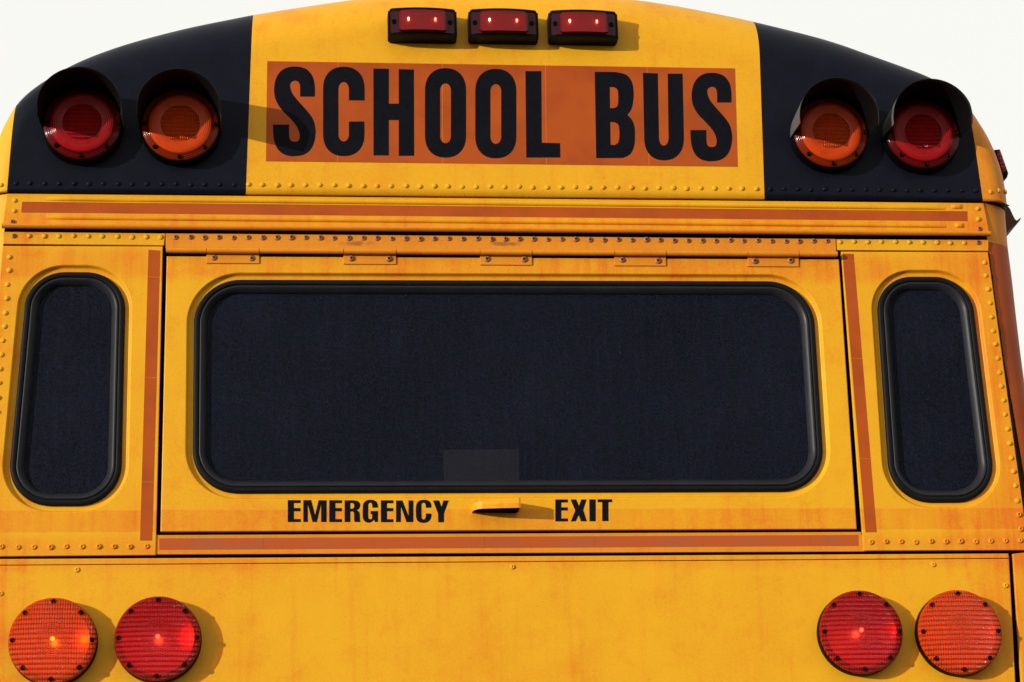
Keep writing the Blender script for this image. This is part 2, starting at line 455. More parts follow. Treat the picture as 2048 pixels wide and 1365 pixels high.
def normals(o_):
    tan = np.gradient(o_, axis=0); tan /= np.linalg.norm(tan, axis=1)[:, None]
    return np.stack([-tan[:, 1], tan[:, 0]], 1)
first = normals(np.array([(p.x, p.z) for p in q(sil, CAPY + 0.06)]))
ol = np.array([(p.x, p.z) for p in catmull([at(px, py, CAPY + edge_width(n_[0]) * (0.56 + 0.14 * abs(n_[0]))) for (px, py), n_ in zip(sil, first)])])
for _ in range(36): ol[1:-1] = (ol[:-2] + 2 * ol[1:-1] + ol[2:]) / 4
nor = normals(ol)
# the silhouette seen from below lies a little inside the true edge
ol = ol + nor * (0.003 + 0.0085 * np.clip(nor[:, 1], 0, 1))[:, None]
nor = normals(ol)
for _ in range(10): nor[1:-1] = (nor[:-2] + 2 * nor[1:-1] + nor[2:]) / 4
order = np.argsort(ol[:, 0]); olx, olz = ol[order, 0], ol[order, 1]
XMIN, XMAX = olx[0], olx[-1]
sL, sR = at(-26, 383.5, CAPY), at(2013, 402.5, CAPY)
def seam_z(x): return sL.z + (sR.z - sL.z) * (x - sL.x) / (sR.x - sL.x)
_u = np.linspace(0, 1, 2400); _v = np.linspace(0, 1, len(ol))
fineol = np.stack([np.interp(_u, _v, ol[:, k]) for k in (0, 1)], 1)
finenx = np.interp(_u, _v, nor[:, 0])
def cap_depth(x, z):
    dd = np.hypot(fineol[:, 0] - x, fineol[:, 1] - z); i_ = int(np.argmin(dd))
    return edge_depth(float(dd[i_]), float(finenx[i_]))
def on_cap(px, py, lift=0.0):
    y = 0.0
    for _ in range(12):
        p = at(px, py, CAPY + y); y = 0.5 * y + 0.5 * cap_depth(p.x, p.z)
    return at(px, py, CAPY + y - lift)
NC, NR = 300, 64
V = []; F = []
for i in range(NC + 1):
    x = XMIN + (XMAX - XMIN) * (1 - math.cos(math.pi * i / NC)) / 2
    zt = float(np.interp(x, olx, olz)); zs = min(seam_z(x), zt - 0.0005)
    for j in range(NR + 1):
        tt = j / NR; s_ = 1 - (1 - tt) ** 2.2
        z = zs + (zt - zs) * s_
        y = cap_depth(x, z)
        V.append((x, CAPY + y, z))
for i in range(NC):
    for j in range(NR):
        a = i * (NR + 1) + j
        F.append((a, a + NR + 1, a + NR + 2, a + 1))
cap_me = bpy.data.meshes.new('cap_tmp'); cap_me.from_pydata(V, [], F)
cuts = [((14, 383), (27, 224)), ((492, 384), (505, 28)), ((1529, 397), (1517, 44)), ((1966, 402), (1940, 222))]
planes = []
for a, b in cuts:
    A, B = at(*a, CAPY), at(*b, CAPY)
    n_ = Vector((B.z - A.z, 0, -(B.x - A.x))).normalized()      # +X side
    if n_.x < 0: n_ = -n_
    planes.append((A, n_))
def cap_piece(name, lo, hi, mat, label=None):
    bm = bmesh.new(); bm.from_mesh(cap_me)
    for pl, sign in ((lo, 1), (hi, -1)):
        if pl is None: continue
        A, n_ = planes[pl]
        bmesh.ops.bisect_plane(bm, geom=bm.verts[:] + bm.edges[:] + bm.faces[:], plane_co=A, plane_no=n_,
                               clear_inner=(sign > 0), clear_outer=(sign < 0))
    bmesh.ops.remove_doubles(bm, verts=bm.verts, dist=1e-5)
    for f in bm.faces: f.smooth = True
    # folded lower lip
    lip = [e for e in bm.edges if e.is_boundary and all(abs(v.co.z - min(seam_z(v.co.x), 9)) < 0.0012 for v in e.verts)]
    res = bmesh.ops.extrude_edge_only(bm, edges=lip)
    nv = [g_ for g_ in res['geom'] if isinstance(g_, bmesh.types.BMVert)]
    for v in nv: v.co.y += 0.007
    for g_ in res['geom']:
        if isinstance(g_, bmesh.types.BMFace): g_.smooth = False
    for f in bm.faces:
        f.normal_update()
    return from_bm(name, bm, mat, bus, label, recalc=True)
cap_l = cap_piece('cap_corner', None, 0, YEL_R, 'yellow corner of the roof cap catching the sun')
blk_l = cap_piece('lamp_panel', 0, 1, BLACK, 'black painted lamp panel on the sunlit end of the roof cap')
cap_c = cap_piece('roof_cap', 1, 2, YEL, 'yellow middle of the roof cap carrying the sign')
blk_r = cap_piece('lamp_panel', 2, 3, BLACK, 'black painted lamp panel beside the side marker lamp')
cap_r = cap_piece('cap_corner', 3, None, YEL_W, 'shaded yellow corner of the roof cap')  # darker paint puts the shade of this corner into the colour

# rivets along the lower edge of the cap
RA, RB = at(31.7, 366.3, CAPY), at(1950.5, 381.8, CAPY)
for i in range(69):
    p = RA.lerp(RB, i / 68); p.y = CAPY + cap_depth(p.x, p.z)
    par, me = (blk_l, RV_B) if i < 16 else ((cap_c, RV_Y) if i < 53 else (blk_r, RV_B))
    fix('rivet', me, p, par)
o = fix('rivet', RV_Y, on_cap(1981.5, 385), cap_r); o.rotation_euler = (0, 0, math.radians(25))
o = fix('rivet', RV_Y, on_cap(1998, 382.5), cap_r); o.rotation_euler = (0, 0, math.radians(50))
o = fix('rivet', RV_Y, on_cap(2009.5, 384), cap_r); o.rotation_euler = (0, 0, math.radians(72))
o = fix('rivet', RV_Y, on_cap(1.5, 370), cap_l); o.rotation_euler = (0, 0, math.radians(-30))

# roof skin running forward from the cap
bm = bmesh.new()
fr, bk = [], []
for i in range(0, len(ol)):
    x, z = ol[i]
    fr.append(bm.verts.new((x, CAPY + edge_depth(0.0, nor[i][0]), z))); bk.append(bm.verts.new((x, 8.0, z)))
for i in range(len(fr) - 1):
    f = bm.faces.new((fr[i], fr[i + 1], bk[i + 1], bk[i])); f.smooth = True
from_bm('roof', bm, YEL_R, bus)

# ------------------------------------------------------------------ SCHOOL BUS sign
SY = CAPY - 0.0008
sign = decal('sign_panel', [q([(534.5, 123), (1469.5, 137.5), (1475, 334), (532, 323)], CAPY)], TAPE, cap_c, SY, 0.0006,
             'orange reflective sign panel reading school bus')
def sx(frac, top):
    return (534.5 + 935 * frac, 123 + 14.5 * frac) if top else (532 + 943 * frac, 323 + 11 * frac)
for px in (676, 885.5, 1092, 1296):
    fr_ = (px - 534) / 938
    a, b = sx(fr_, True), sx(fr_, False)
    decal('sheet_joint', [q([(a[0] - .45, a[1]), (a[0] + .45, a[1]), (b[0] + .45, b[1]), (b[0] - .45, b[1])], CAPY)], JOINT, sign, SY - 0.0002, 0.0002)

def smooth_poly(pts, per=5):
    """pts: (x, y) smooth or (x, y, 1) sharp corner -> dense polygon"""
    n = len(pts); out = []
    for i in range(n):
        p1, p2 = pts[i], pts[(i + 1) % n]
        c1, c2 = len(p1) > 2, len(p2) > 2
        a = np.array(p1[:2], float); b = np.array(p2[:2], float)
        out.append(tuple(a))
        if c1 and c2: continue
        p0 = np.array(pts[i - 1][:2], float) if not c1 else a - (b - a) * 0
        p3 = np.array(pts[(i + 2) % n][:2], float) if not c2 else b
        if c1: p0 = a
        for k in range(1, per):
            t_ = k / per
            out.append(tuple(0.5 * ((2 * a) + (b - p0) * t_ + (2 * p0 - 5 * a + 4 * b - p3) * t_ ** 2 + (3 * a - p0 - 3 * b + p3) * t_ ** 3)))
    return out
def arc(cx, cy, rx, ry, a0, a1, n=10, p=2.25):
    o_ = []
    for k in range(n + 1):
        th = math.radians(a0 + (a1 - a0) * k / n); c_, s_ = math.cos(th), math.sin(th)
        o_.append((cx + rx * math.copysign(abs(c_) ** (2 / p), c_), cy + ry * math.copysign(abs(s_) ** (2 / p), s_)))
    return o_
def letter(loops, off, sc, parent, Y, ch, wall_y, th=0.0005):
    L = [[at(off[0] + x / sc, off[1] + y / sc, wall_y) for x, y in lp] for lp in loops]
    o = decal('letter', L, LETTER, parent, Y, th, 'black letter ' + ch)
    return o
A2 = (480, 0); A3 = (1020, 0); K2 = 3.412; K3 = 3.413
def S_shape(dx, dy, sxx=1.0, syy=1.0, x0=225, y0=457):
    pts = [(510, 662, 1), (510, 590), (496, 527), (460, 480), (415, 461), (370, 457), (320, 464), (275, 492), (245, 540), (233, 600), (236, 655), (252, 702),
           (282, 748), (330, 797), (375, 847), (400, 892), (408, 930), (402, 957), (390, 968), (372, 970), (350, 964), (338, 945), (335, 910), (335, 853, 1),
           (225, 853, 1), (226, 910), (234, 965), (256, 1018), (295, 1053), (340, 1067), (375, 1068), (430, 1060), (475, 1030), (503, 982), (515, 920),
           (513, 870), (500, 822), (475, 781), (440, 740), (395, 690), (360, 645), (344, 605), (342, 580), (351, 562), (376, 553), (399, 563), (410, 592), (410, 662, 1)]
    return smooth_poly([((x - x0) * sxx + dx, (y - y0) * syy + dy) + tuple(e) for x, y, *e in pts], 4)
LY = SY - 0.0005
letter([S_shape(225, 457)], A2, K2, sign, LY, 'S', CAPY)
C_ = [(850, 688)] + [(850, 610)] + arc(708, 608, 141, 150, 0, -180, 22)[1:] + arc(708, 918, 141, 150, 180, 0, 22) + [(848, 832), (743, 832)] \
    + [(743, 920)] + arc(707, 920, 36, 48, 0, 180, 14, 2)[1:] + arc(707, 612, 36, 50, 180, 360, 14, 2) + [(743, 688)]
letter([C_], A2, K2, sign, LY, 'C', CAPY)
letter([[(910, 471), (1015, 472), (1015, 710), (1083, 710), (1083, 475), (1186, 477), (1188, 1066), (1083, 1066), (1083, 822), (1015, 822), (1015, 1063), (911, 1063)]], A2, K2, sign, LY, 'H', CAPY)
for dx, dy in ((0, 0), (343, 5)):
    O_ = arc(1402 + dx, 622 + dy, 140, 154, 0, -180, 24) + arc(1402 + dx, 926 + dy, 140, 152, 180, 0, 24)
    I_ = arc(1402 + dx, 618 + dy, 37, 46, 0, -180, 14, 2) + arc(1402 + dx, 932 + dy, 37, 48, 180, 0, 14, 2)
    letter([O_, I_], A2, K2, sign, LY, 'O', CAPY)
letter([[(105, 488), (213, 488), (216, 977), (341, 980), (343, 1078), (111, 1078)]], A3, K3, sign, LY, 'L', CAPY)
B_o = smooth_poly([(578, 493, 1), (715, 494, 1), (790, 512), (830, 560), (843, 630), (839, 700), (826, 750), (800, 787, 1), (832, 822), (849, 870), (852, 930), (846, 1000), (820, 1055), (770, 1081, 1), (588, 1082, 1)], 5)
B_1 = smooth_poly([(680, 597, 1), (705, 597, 1), (730, 610), (738, 640), (738, 700), (730, 730), (705, 741, 1), (682, 741, 1)], 4)
B_2 = smooth_poly([(683, 836, 1), (712, 836, 1), (738, 853), (746, 890), (746, 940), (738, 975), (715, 992, 1), (686, 992, 1)], 4)
letter([B_o, B_1, B_2], A3, K3, sign, LY, 'B', CAPY)
U_ = [(907, 500), (1008, 504), (1016, 940)] + arc(1049, 945, 33, 52, 180, 0, 14, 2)[1:] + [(1076, 506), (1177, 506), (1186, 940)] + arc(1051, 945, 135, 152, 0, 180, 24)[1:]
letter([U_], A3, K3, sign, LY, 'U', CAPY)
letter([S_shape(1232, 500, 283 / 290, 603 / 611)], A3, K3, sign, LY, 'S', CAPY)

# ------------------------------------------------------------------ belt panel, ribs, tape
belt = plate('belt_panel', q([(14, 387.5), (1967, 406.5), (1979, 467.5), (5, 452)]), YEL, bus, 0.0, 0.006, 0.001)
def rib(a, b, r=0.0055, dents=()):
    A, B = at(*a), at(*b); bm = bmesh.new(); n = 60; prev = None; rings = []
    for i in range(n + 1):
        u = i / n; p = A.lerp(B, u)
        e = max(0.12, min(1, min(u, 1 - u) * 60 * max((B - A).length, .05) / 1.0)) if True else 1
        hh = r * 0.95 * min(1, e)
        for dpos, dw, dd in dents:
            hh *= 1 - dd * math.exp(-((u - dpos) / dw) ** 2)
        sec = [(r * 1.15 * math.cos(math.pi * k / 6), -hh * math.sin(math.pi * k / 6)) for k in range(7)]
        rings.append([bm.verts.new((p.x, y + 0.0004, p.z + z)) for z, y in sec])
    for a_, b_ in zip(rings, rings[1:]):
        for k in range(6):
            f = bm.faces.new((a_[k], a_[k + 1], b_[k + 1], b_[k])); f.smooth = True
    return from_bm('pressed_rib', bm, YEL, belt)
rib((94, 397.5), (1892, 415.5), dents=((0.09, 0.012, 0.6), (0.93, 0.01, 0.5)))
rib((93, 434.5), (1893, 451.5), dents=((0.09, 0.012, 0.6), (0.93, 0.01, 0.5)))
rib((1901, 413.5), (1927, 413.8)); rib((1908, 451.3), (1930, 451.5))
def strip(name, a, b, c, d, joints, parent, Y, mat, axis):
    """tape quad a-b (first long edge) d-c (second); split at the given pixel positions into separate strips"""
    k = 0 if axis == 'x' else 1
    ts = [0] + [((j - a[k]) / (b[k] - a[k])) for j in joints] + [1]
    g_ = 0.28 / abs(b[k] - a[k])
    for t0, t1 in zip(ts, ts[1:]):
        t0 += g_ if t0 > 0 else 0; t1 -= g_ if t1 < 1 else 0
        lp = lambda p, s, u: (p[0] + (s[0] - p[0]) * u, p[1] + (s[1] - p[1]) * u)
        P_ = [lp(a, b, t0), lp(a, b, t1), lp(d, c, t1), lp(d, c, t0)]
        decal(name, [q(P_, Y)], mat, parent, Y - 0.0004, 0.0003)
strip('reflective_strip', (44.4, 404), (1934.5, 423), (1935, 442.8), (42.4, 425.5), (204, 419, 632.6, 844, 1053.5, 1261.7, 1468, 1671, 1874.6, 1913.5), belt, 0.0, TAPE, 'x')
for p in ((30.5, 401), (28, 423)): fix('rivet', RV_Y, at(*p), belt)
for p in ((1955, 417.5), (1957, 439.5)): fix('rivet', RV_Y, at(*p), belt)
fix('screw', SC_M, at(24, 444), belt); fix('screw', SC_M, at(1959, 457.8), belt)

# drip rail
bm = bmesh.new()
sec = [(0.004, 0.0080), (-0.012, 0.0076), (-0.0185, 0.0062), (-0.0204, 0.0040), (-0.0196, 0.0012), (-0.0170, -0.0016), (-0.0132, -0.0036), (-0.0124, -0.0022), (-0.0150, 0.0006), (-0.0165, 0.0034), (-0.012, 0.0054), (0.004, 0.0056)]
extrude_x(bm, at(5, 458.3), at(1977.5, 473.8), sec)
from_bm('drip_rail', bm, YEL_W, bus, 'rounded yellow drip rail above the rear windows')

# rivet strips and hinge strip
stl = plate('rivet_strip', q([(6, 464.2), (330.5, 467.5), (328, 491.5), (6, 488.5)]), YEL, bus, -0.001, 0.006, 0.001)
strr = plate('rivet_strip', q([(1671.5, 479.0), (1977, 480.5), (1976.5, 502.5), (1673, 501)]), YEL, bus, -0.001, 0.006, 0.001)
fix('screw', SC_M, at(28, 471.5, -0.001), stl)
row('rivet', RV_Y, (58.4, 471.7), (322, 474.8), 10, stl, -0.001)
row('rivet', RV_Y, (1681, 484), (1928, 486), 10, strr, -0.001)
fix('screw', SC_M, at(1955, 485.8, -0.001), strr)
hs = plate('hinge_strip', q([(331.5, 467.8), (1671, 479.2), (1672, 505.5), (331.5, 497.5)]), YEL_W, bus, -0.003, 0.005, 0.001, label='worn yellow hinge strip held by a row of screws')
row('screw', SC_M, (351, 474.5), (1654, 483.3), 47, hs, -0.003)
def edge_y(px): return 500.8 + (px - 331) * (508.9 - 500.8) / (1674 - 331)
plates = [(413, 518.5), (687, 792), (960, 1063.6), (1229, 1331.5), (1495, 1597)]
R_B = 0.0066
circ = [(R_B * math.cos(2 * math.pi * k / 14), R_B * math.sin(2 * math.pi * k / 14)) for k in range(14)]
xs = [331.5] + [v for p in plates for v in p] + [1675]
for i, (a, b) in enumerate(zip(xs, xs[1:])):
    if i % 2 == 0:
        bm = bmesh.new(); extrude_x(bm, at(a + .6, edge_y(a), -0.0115), at(b - .6, edge_y(b), -0.0115), circ)
        from_bm('hinge_barrel', bm, YEL_W, hs)

# ------------------------------------------------------------------ windows
WELL = [(0.0170, 0.0), (0.0156, 0.0005), (0.0140, 0.0030), (0.0120, 0.0072), (0.0106, 0.0088), (0.0085, 0.0095), (-0.004, 0.0097)]
GASKET = [(-0.001, 0.0115), (0.0008, 0.0095), (0.0004, 0.0050), (-0.0020, 0.0018), (-0.0060, 0.0006), (-0.0105, 0.0010), (-0.0122, 0.0024), (-0.0130, 0.0050), (-0.0134, 0.0075)]
LOCKING = [(-0.0129, 0.0075), (-0.0134, 0.0036), (-0.0146, 0.0022), (-0.0170, 0.0018), (-0.0195, 0.0030), (-0.0235, 0.0066), (-0.0275, 0.0112), (-0.0300, 0.0165), (-0.0305, 0.0185)]
def window(name, quad, radii, parent, Y, label):
    lp = rounded(q(quad, Y), radii, 16)
    pane_loop = offset_smooth(lp, -0.0285)
    bm = bmesh.new(); rv = ring(bm, pane_loop, Y + 0.0165); fill(bm, [rv])
    bv = ring(bm, pane_loop, Y + 0.0195); bridge(bm, rv, bv)
    pane = from_bm('window_pane', bm, GLASS, parent, label)
    sweep_ring('window_gasket', lp, GASKET, RUBBER, parent, Y)
    sweep_ring('locking_strip', lp, LOCKING, RUBBER_D, parent, Y)
    return lp, pane

# side panels
def side_panel(quad, wquad, radii, label, wlabel):
    lp = rounded(q(wquad), radii, 16)
    o = plate('side_panel', q(quad), YEL, bus, 0.0, 0.008, 0.0014, wells=[(lp, WELL)], label=label)
    window('side_window', wquad, radii, o, 0.0, wlabel)
    return o
PL = 1.14e-3
spl = side_panel([(4.5, 491.8), (325.5, 493.0), (311.5, 1110.5), (-42, 1113.5)],
                 [(55.5, 543), (251, 544), (240.5, 1010.5), (12, 1010.5)], [0.088, 0.088, 0.092, 0.092],
                 'yellow side panel with the window nearer the sun', 'narrow tinted window on the sunlit side')
spr = side_panel([(1682.5, 503.3), (1976, 504.5), (2058, 1100.5), (1727.5, 1101.8)],
                 [(1752.0, 552.5), (1940.5, 553), (1995.5, 1003), (1783, 1004)], [0.088, 0.088, 0.092, 0.092],
                 'yellow side panel beside the shaded corner post', 'narrow tinted window beside the shaded corner')
strip('reflective_strip', (297, 500), (280, 1081.6), (304.2, 1081.6), (320.5, 501.7), (553.7, 755, 964), spl, 0.0, TAPE, 'y')
strip('reflective_strip', (1685, 507.7), (1731, 1065), (1753.2, 1065), (1707.2, 508.5), (522, 717, 918), spr, 0.0, TAPE, 'y')
row('rivet', RV_Y, (20, 514.5), (-25, 1058), 20, spl, 0.0)
row('rivet', RV_Y, (1968, 525), (2035, 1002), 18, spr, 0.0)
for p in ((2038.5, 1030.6), (2041, 1058.8)): fix('rivet', RV_D, at(*p), spr)
row('rivet', RV_D, (3.6, 1094.4), (292.8, 1093.5), 10, spl, 0.0)
row('rivet', RV_D, (1741.2, 1084.8), (2041.5, 1082.2), 11, spr, 0.0)

# emergency hatch
HY = -0.002
HW = [(388.5, 558.5), (1624.5, 562), (1651.5, 981.5), (384.5, 985.5)]
HR = [0.105, 0.105, 0.100, 0.100]
hloop = rounded(q(HW, HY), HR, 16)
hatch = plate('emergency_hatch', q([(333.5, 512.5), (1678, 519), (1713.8, 1058.3), (320.8, 1063.6)], HY), YEL, bus, HY, 0.010, 0.002, wells=[(hloop, WELL)],
              label='yellow emergency exit hatch with a wide tinted window')
window('hatch_window', HW, HR, hatch, HY, 'wide tinted hatch window streaked with dust')
decal('paper_notice', [q([(887, 900), (1038, 899), (1038, 968), (887, 969)], 0.018)], NOTICE, hatch, 0.0182, 0.0006, 'faint pale notice behind the tinted hatch window')
for (a, b), (s1, s2) in zip(plates, [((428, 516), (503, 517)), ((703, 517.5), (777, 518)), ((975, 519), (1047.5, 519)), ((1244, 521), (1316, 521.5)), ((1510, 522.5), (1582, 522))]):
    bm = bmesh.new()
    k = [(R_B * 1.12 * math.cos(2 * math.pi * i / 14), R_B * 1.12 * math.sin(2 * math.pi * i / 14)) for i in range(14)]
    extrude_x(bm, at(a + .4, edge_y(a), -0.0115), at(b - .4, edge_y(b), -0.0115), k)
    y0 = edge_y((a + b) / 2)
    L = [xz(p) for p in q([(a, y0 + 7.0), (b, y0 + 7.0), (b, y0 + 26.5), (a, y0 + 26)], HY)]
    f_ = ring(bm, offset_loop(L, -0.0006), HY - 0.0032); m_ = ring(bm, L, HY - 0.0026); b_ = ring(bm, L, HY + 0.0002)
    fill(bm, [f_]); bridge(bm, f_, m_); bridge(bm, m_, b_)
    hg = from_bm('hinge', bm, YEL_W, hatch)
    for s_ in (s1, s2): fix('screw', SC_L, at(*s_, HY - 0.0032), hg)

# EMERGENCY EXIT lettering
E1, KE = (560, 980), 5.689
E2, KX = (900, 980), 6.0235
def E_shape(x0, x1, y0=118, y1=367, s=70, top=34, m0=208, m1=245):
    return [(x0, y0), (x1, y0), (x1, y0 + top), (x0 + s, y0 + top), (x0 + s, m0), (x1 - 2, m0), (x1 - 2, m1), (x0 + s, m1), (x0 + s, y1 - top), (x1, y1 - top), (x1, y1), (x0, y1)]
EL = HY - 0.0005
def elet(ch, *loops, off=E1, k=KE): letter(list(loops), off, k, hatch, EL, ch, HY, 0.0004)
elet('E', E_shape(88, 235))
elet('M', [(265, 367), (265, 118), (355, 118), (398, 290), (440, 118), (530, 120), (530, 367), (467, 367), (467, 165), (420, 367), (370, 367), (316, 165), (316, 367)])
elet('E', E_shape(560, 705, 119, 368))
elet('R', smooth_poly([(735, 120, 1), (840, 120, 1), (885, 130), (908, 155), (911, 185), (900, 215), (872, 234, 1), (900, 252), (908, 285), (910, 340), (917, 367, 1), (850, 367, 1), (843, 340), (842, 270), (832, 248, 1), (800, 247, 1), (800, 367, 1), (735, 367, 1)], 3),
     [(800, 152), (830, 152), (843, 165), (843, 200), (830, 214), (800, 215)])
elet('G', smooth_poly([(1115, 205, 1), (1112, 165), (1095, 135), (1065, 118), (1028, 113), (985, 122), (955, 148), (942, 190), (940, 300), (950, 340), (975, 367), (1010, 375), (1045, 365), (1070, 340, 1), (1080, 367, 1), (1115, 367, 1), (1115, 242, 1), (1030, 242, 1), (1030, 276, 1), (1048, 278, 1), (1048, 315), (1040, 332), (1027, 336), (1012, 330), (1004, 310), (1004, 175), (1012, 155), (1027, 148), (1042, 155), (1050, 180), (1050, 205, 1)], 3))
elet('E', E_shape(1147, 1290, 120, 369))
elet('N', [(1320, 122), (1392, 122), (1462, 300), (1462, 122), (1517, 122), (1517, 368), (1440, 368), (1375, 190), (1375, 368), (1320, 368)])
elet('C', smooth_poly([(1722, 205, 1), (1720, 165), (1700, 132), (1665, 116), (1633, 114), (1590, 122), (1560, 150), (1547, 195), (1547, 300), (1560, 345), (1590, 370), (1633, 377), (1680, 368), (1710, 340), (1722, 300), (1724, 272, 1), (1660, 270, 1), (1658, 310), (1648, 332), (1633, 338), (1618, 330), (1610, 310), (1610, 175), (1618, 155), (1635, 148), (1650, 155), (1658, 180), (1658, 205, 1)], 3))
elet('Y', [(1740, 122), (1810, 122), (1838, 195), (1858, 122), (1920, 122), (1866, 270), (1866, 370), (1800, 370), (1798, 270)])
elet('E', E_shape(1268, 1420, 117, 382, 72, 36, 212, 250), off=E2, k=KX)
elet('X', [(1452, 117), (1520, 117), (1553, 195), (1580, 117), (1645, 117), (1605, 245), (1648, 380), (1578, 380), (1550, 305), (1515, 380), (1455, 382), (1508, 250)], off=E2, k=KX)
elet('I', [(1677, 116), (1755, 116), (1755, 380), (1681, 380)], off=E2, k=KX)
elet('T', [(1778, 115), (1952, 115), (1952, 150), (1908, 150), (1908, 378), (1833, 378), (1833, 150), (1778, 150)], off=E2, k=KX)

# handle: a cupped lever, closed at the left, open at the right
bm = bmesh.new()
base = at(945, 1019, HY)
plan = [(0.000, 0.0), (0.000, -0.014), (0.003, -0.027), (0.010, -0.036), (0.020, -0.041), (0.060, -0.0470), (0.1005, -0.0520), (0.1050, -0.0505), (0.1050, -0.040), (0.1050, -0.012), (0.100, 0.0)]
hx = at(945, 1010, -0.03).x
zt = [0.0185 + 0.000 * i for i in range(len(plan))]
zlow = at(990, 1017, -0.045).z
tops, bots = [], []
for x_, y_ in plan:
    hgt = 0.0160 + 0.0075 * x_ / 0.105
    bots.append(bm.verts.new((hx + x_, HY + y_, zlow - 0.001 * x_ / .1)))
    tops.append(bm.verts.new((hx + x_, HY + y_, zlow + hgt)))
nP = len(plan)
def inset(pl, d):
    L = [Vector(p) for p in pl]; return offset_loop(L, -d)
ins = inset(plan, 0.0028)
ib = [bm.verts.new((hx + p.x, HY + p.y, zlow - 0.001 * p.x / .1)) for p in ins]
it = [bm.verts.new((hx + p.x, HY + p.y, zlow + 0.0115 + 0.007 * p.x / .105)) for p in ins]
bridge(bm, bots, tops, False); bm.faces.new(tops)
bridge(bm, bots, ib, False); bridge(bm, ib, it, False, 1); bm.faces.new(it).material_index = 1  # near-black inside faces put the shade under the handle into the colour
bmesh.ops.bevel(bm, geom=[e for e in bm.edges if all(v in tops for v in e.verts) and min(v.co.y for v in e.verts) < HY - 0.02 and len(e.link_faces) == 2], offset=0.0018, segments=2, affect='EDGES')
from_bm('hatch_handle', bm, [YEL, HOUSING], hatch, 'yellow cupped pull handle of the emergency hatch')

# sill under the hatch with tape
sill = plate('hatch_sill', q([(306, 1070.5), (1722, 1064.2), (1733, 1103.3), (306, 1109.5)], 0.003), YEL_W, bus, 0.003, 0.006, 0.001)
strip('reflective_strip', (318.5, 1077.3), (1716.8, 1070.4), (1716.8, 1092.2), (318.5, 1100.2), (526.7, 747.8, 968.8, 1190, 1404, 1620), sill, 0.003, TAPE_F, 'x')

# ------------------------------------------------------------------ engine door and lower body
def down_to(p, s, z):
    """extend the line p->s (3D) to height z"""
    t_ = (z - p.z) / (s.z - p.z); return p.lerp(s, t_)
LYF = -0.001
lp1 = [at(-60, 1118.7, LYF), at(2017, 1107.3, LYF), at(2018.4, 1116.4, LYF), at(-60, 1130.7, LYF)]
plate('engine_door_flange', lp1, YEL, bus, LYF, 0.006, 0.0012)
dr0, dr1 = at(2018.6, 1117.6, LYF), at(2031, 1365, LYF)
door = plate('engine_door', [at(-60, 1131.8, LYF), dr0, down_to(dr0, dr1, 0.86), down_to(at(-60, 1131.8, LYF), at(-75, 1365, LYF), 0.86)], YEL, bus, LYF, 0.01, 0.002,
             label='smooth yellow engine door carrying the four tail lamps')
for p in ((155, 1141), (1025, 1135), (1867, 1129.7), (2012, 1171), (2, 1187)): fix('rivet', RV_S, at(*p, LYF), door)
g0, g1 = at(2025.5, 1108, 0), at(2043, 1365, 0)
plate('rear_corner_strip', [g0, at(2062, 1104, 0), down_to(at(2062, 1104, 0), at(2092, 1365, 0), 0.86), down_to(g0, g1, 0.86)], YEL, bus, 0.0, 0.01, 0.0015)
h0, h1 = at(-66, 1120, 0), at(-84, 1365, 0)
plate('rear_corner_strip', [at(-100, 1120, 0), h0, down_to(h0, h1, 0.86), down_to(at(-100, 1120, 0), at(-125, 1365, 0), 0.86)], YEL, bus, 0.0, 0.01, 0.0015)

# rounded corner posts with the body sides behind them
def post_section(E, O, y0, n=12):
    s0 = math.sin(TH0); w = O.x - E.x; R_ = abs(w) / (1 - s0) * 0.72; out = []
    for k in range(n + 1):
        th = TH0 + (math.pi / 2 - TH0) * k / n
        out.append((E.x + w * (math.sin(th) - s0) / (1 - s0), y0 + R_ * (math.cos(TH0) - math.cos(th))))
    return out
def post(edge_px, out_px, name, mat, y0, label=None, side=None):
    """rounded corner; with side it builds only the flat body side running forward from the corner"""
    bm = bmesh.new(); rows = []
    for (ex, ey), (ox, oy) in zip(edge_px, out_px):
        E = at(ex, ey, y0); O = at(ox, oy, y0 + 0.035); O.x += 0.003 * (1 if ox > ex else -1)
        S_ = post_section(E, O, y0)
        if side: rows.append([bm.verts.new((S_[-1][0], S_[-1][1], E.z)), bm.verts.new((S_[-1][0], 8.0, E.z))])
        else: rows.append([bm.verts.new((x, y, E.z)) for x, y in S_])
    for a, b in zip(rows, rows[1:]):
        for k in range(len(a) - 1):
            f = bm.faces.new((a[k], a[k + 1], b[k + 1], b[k])); f.smooth = True
    return from_bm(name, bm, mat, bus, label)
re_ = [(1966, 407), (1973, 470), (1974.6, 484), (1981, 540), (1992, 620), (2005, 700), (2028, 830), (2050, 960), (2064, 1110), (2092, 1365), (2150, 1900)]
ro_ = [(2014, 407), (2018, 470), (2019.5, 484), (2027, 540), (2035, 620), (2043, 700), (2058, 830), (2074, 960), (2092, 1110), (2122, 1365), (2185, 1900)]
le_ = [(16, 388), (8, 470), (3, 540), (-3, 620), (-9, 700), (-19, 830), (-29, 960), (-41, 1110), (-62, 1365), (-110, 1900)]
lo_ = [(x - 44, y) for x, y in le_]
post(re_[:3], ro_[:3], 'corner_post', YEL_W, 0.003, 'rounded upper corner post in the shade')  # darker paint stands for shade on the side turned from the sun
post(re_[2:], ro_[2:], 'corner_wrap', TAPE, 0.003, 'brownish orange reflective wrap round the shaded corner')
post(le_, lo_, 'corner_post', YEL_R, 0.003, 'rounded corner post in the sun')
post(re_, ro_, 'body_side', YEL_R, 0.003, side=True)
post(le_, lo_, 'body_side', YEL_R, 0.003, side=True)

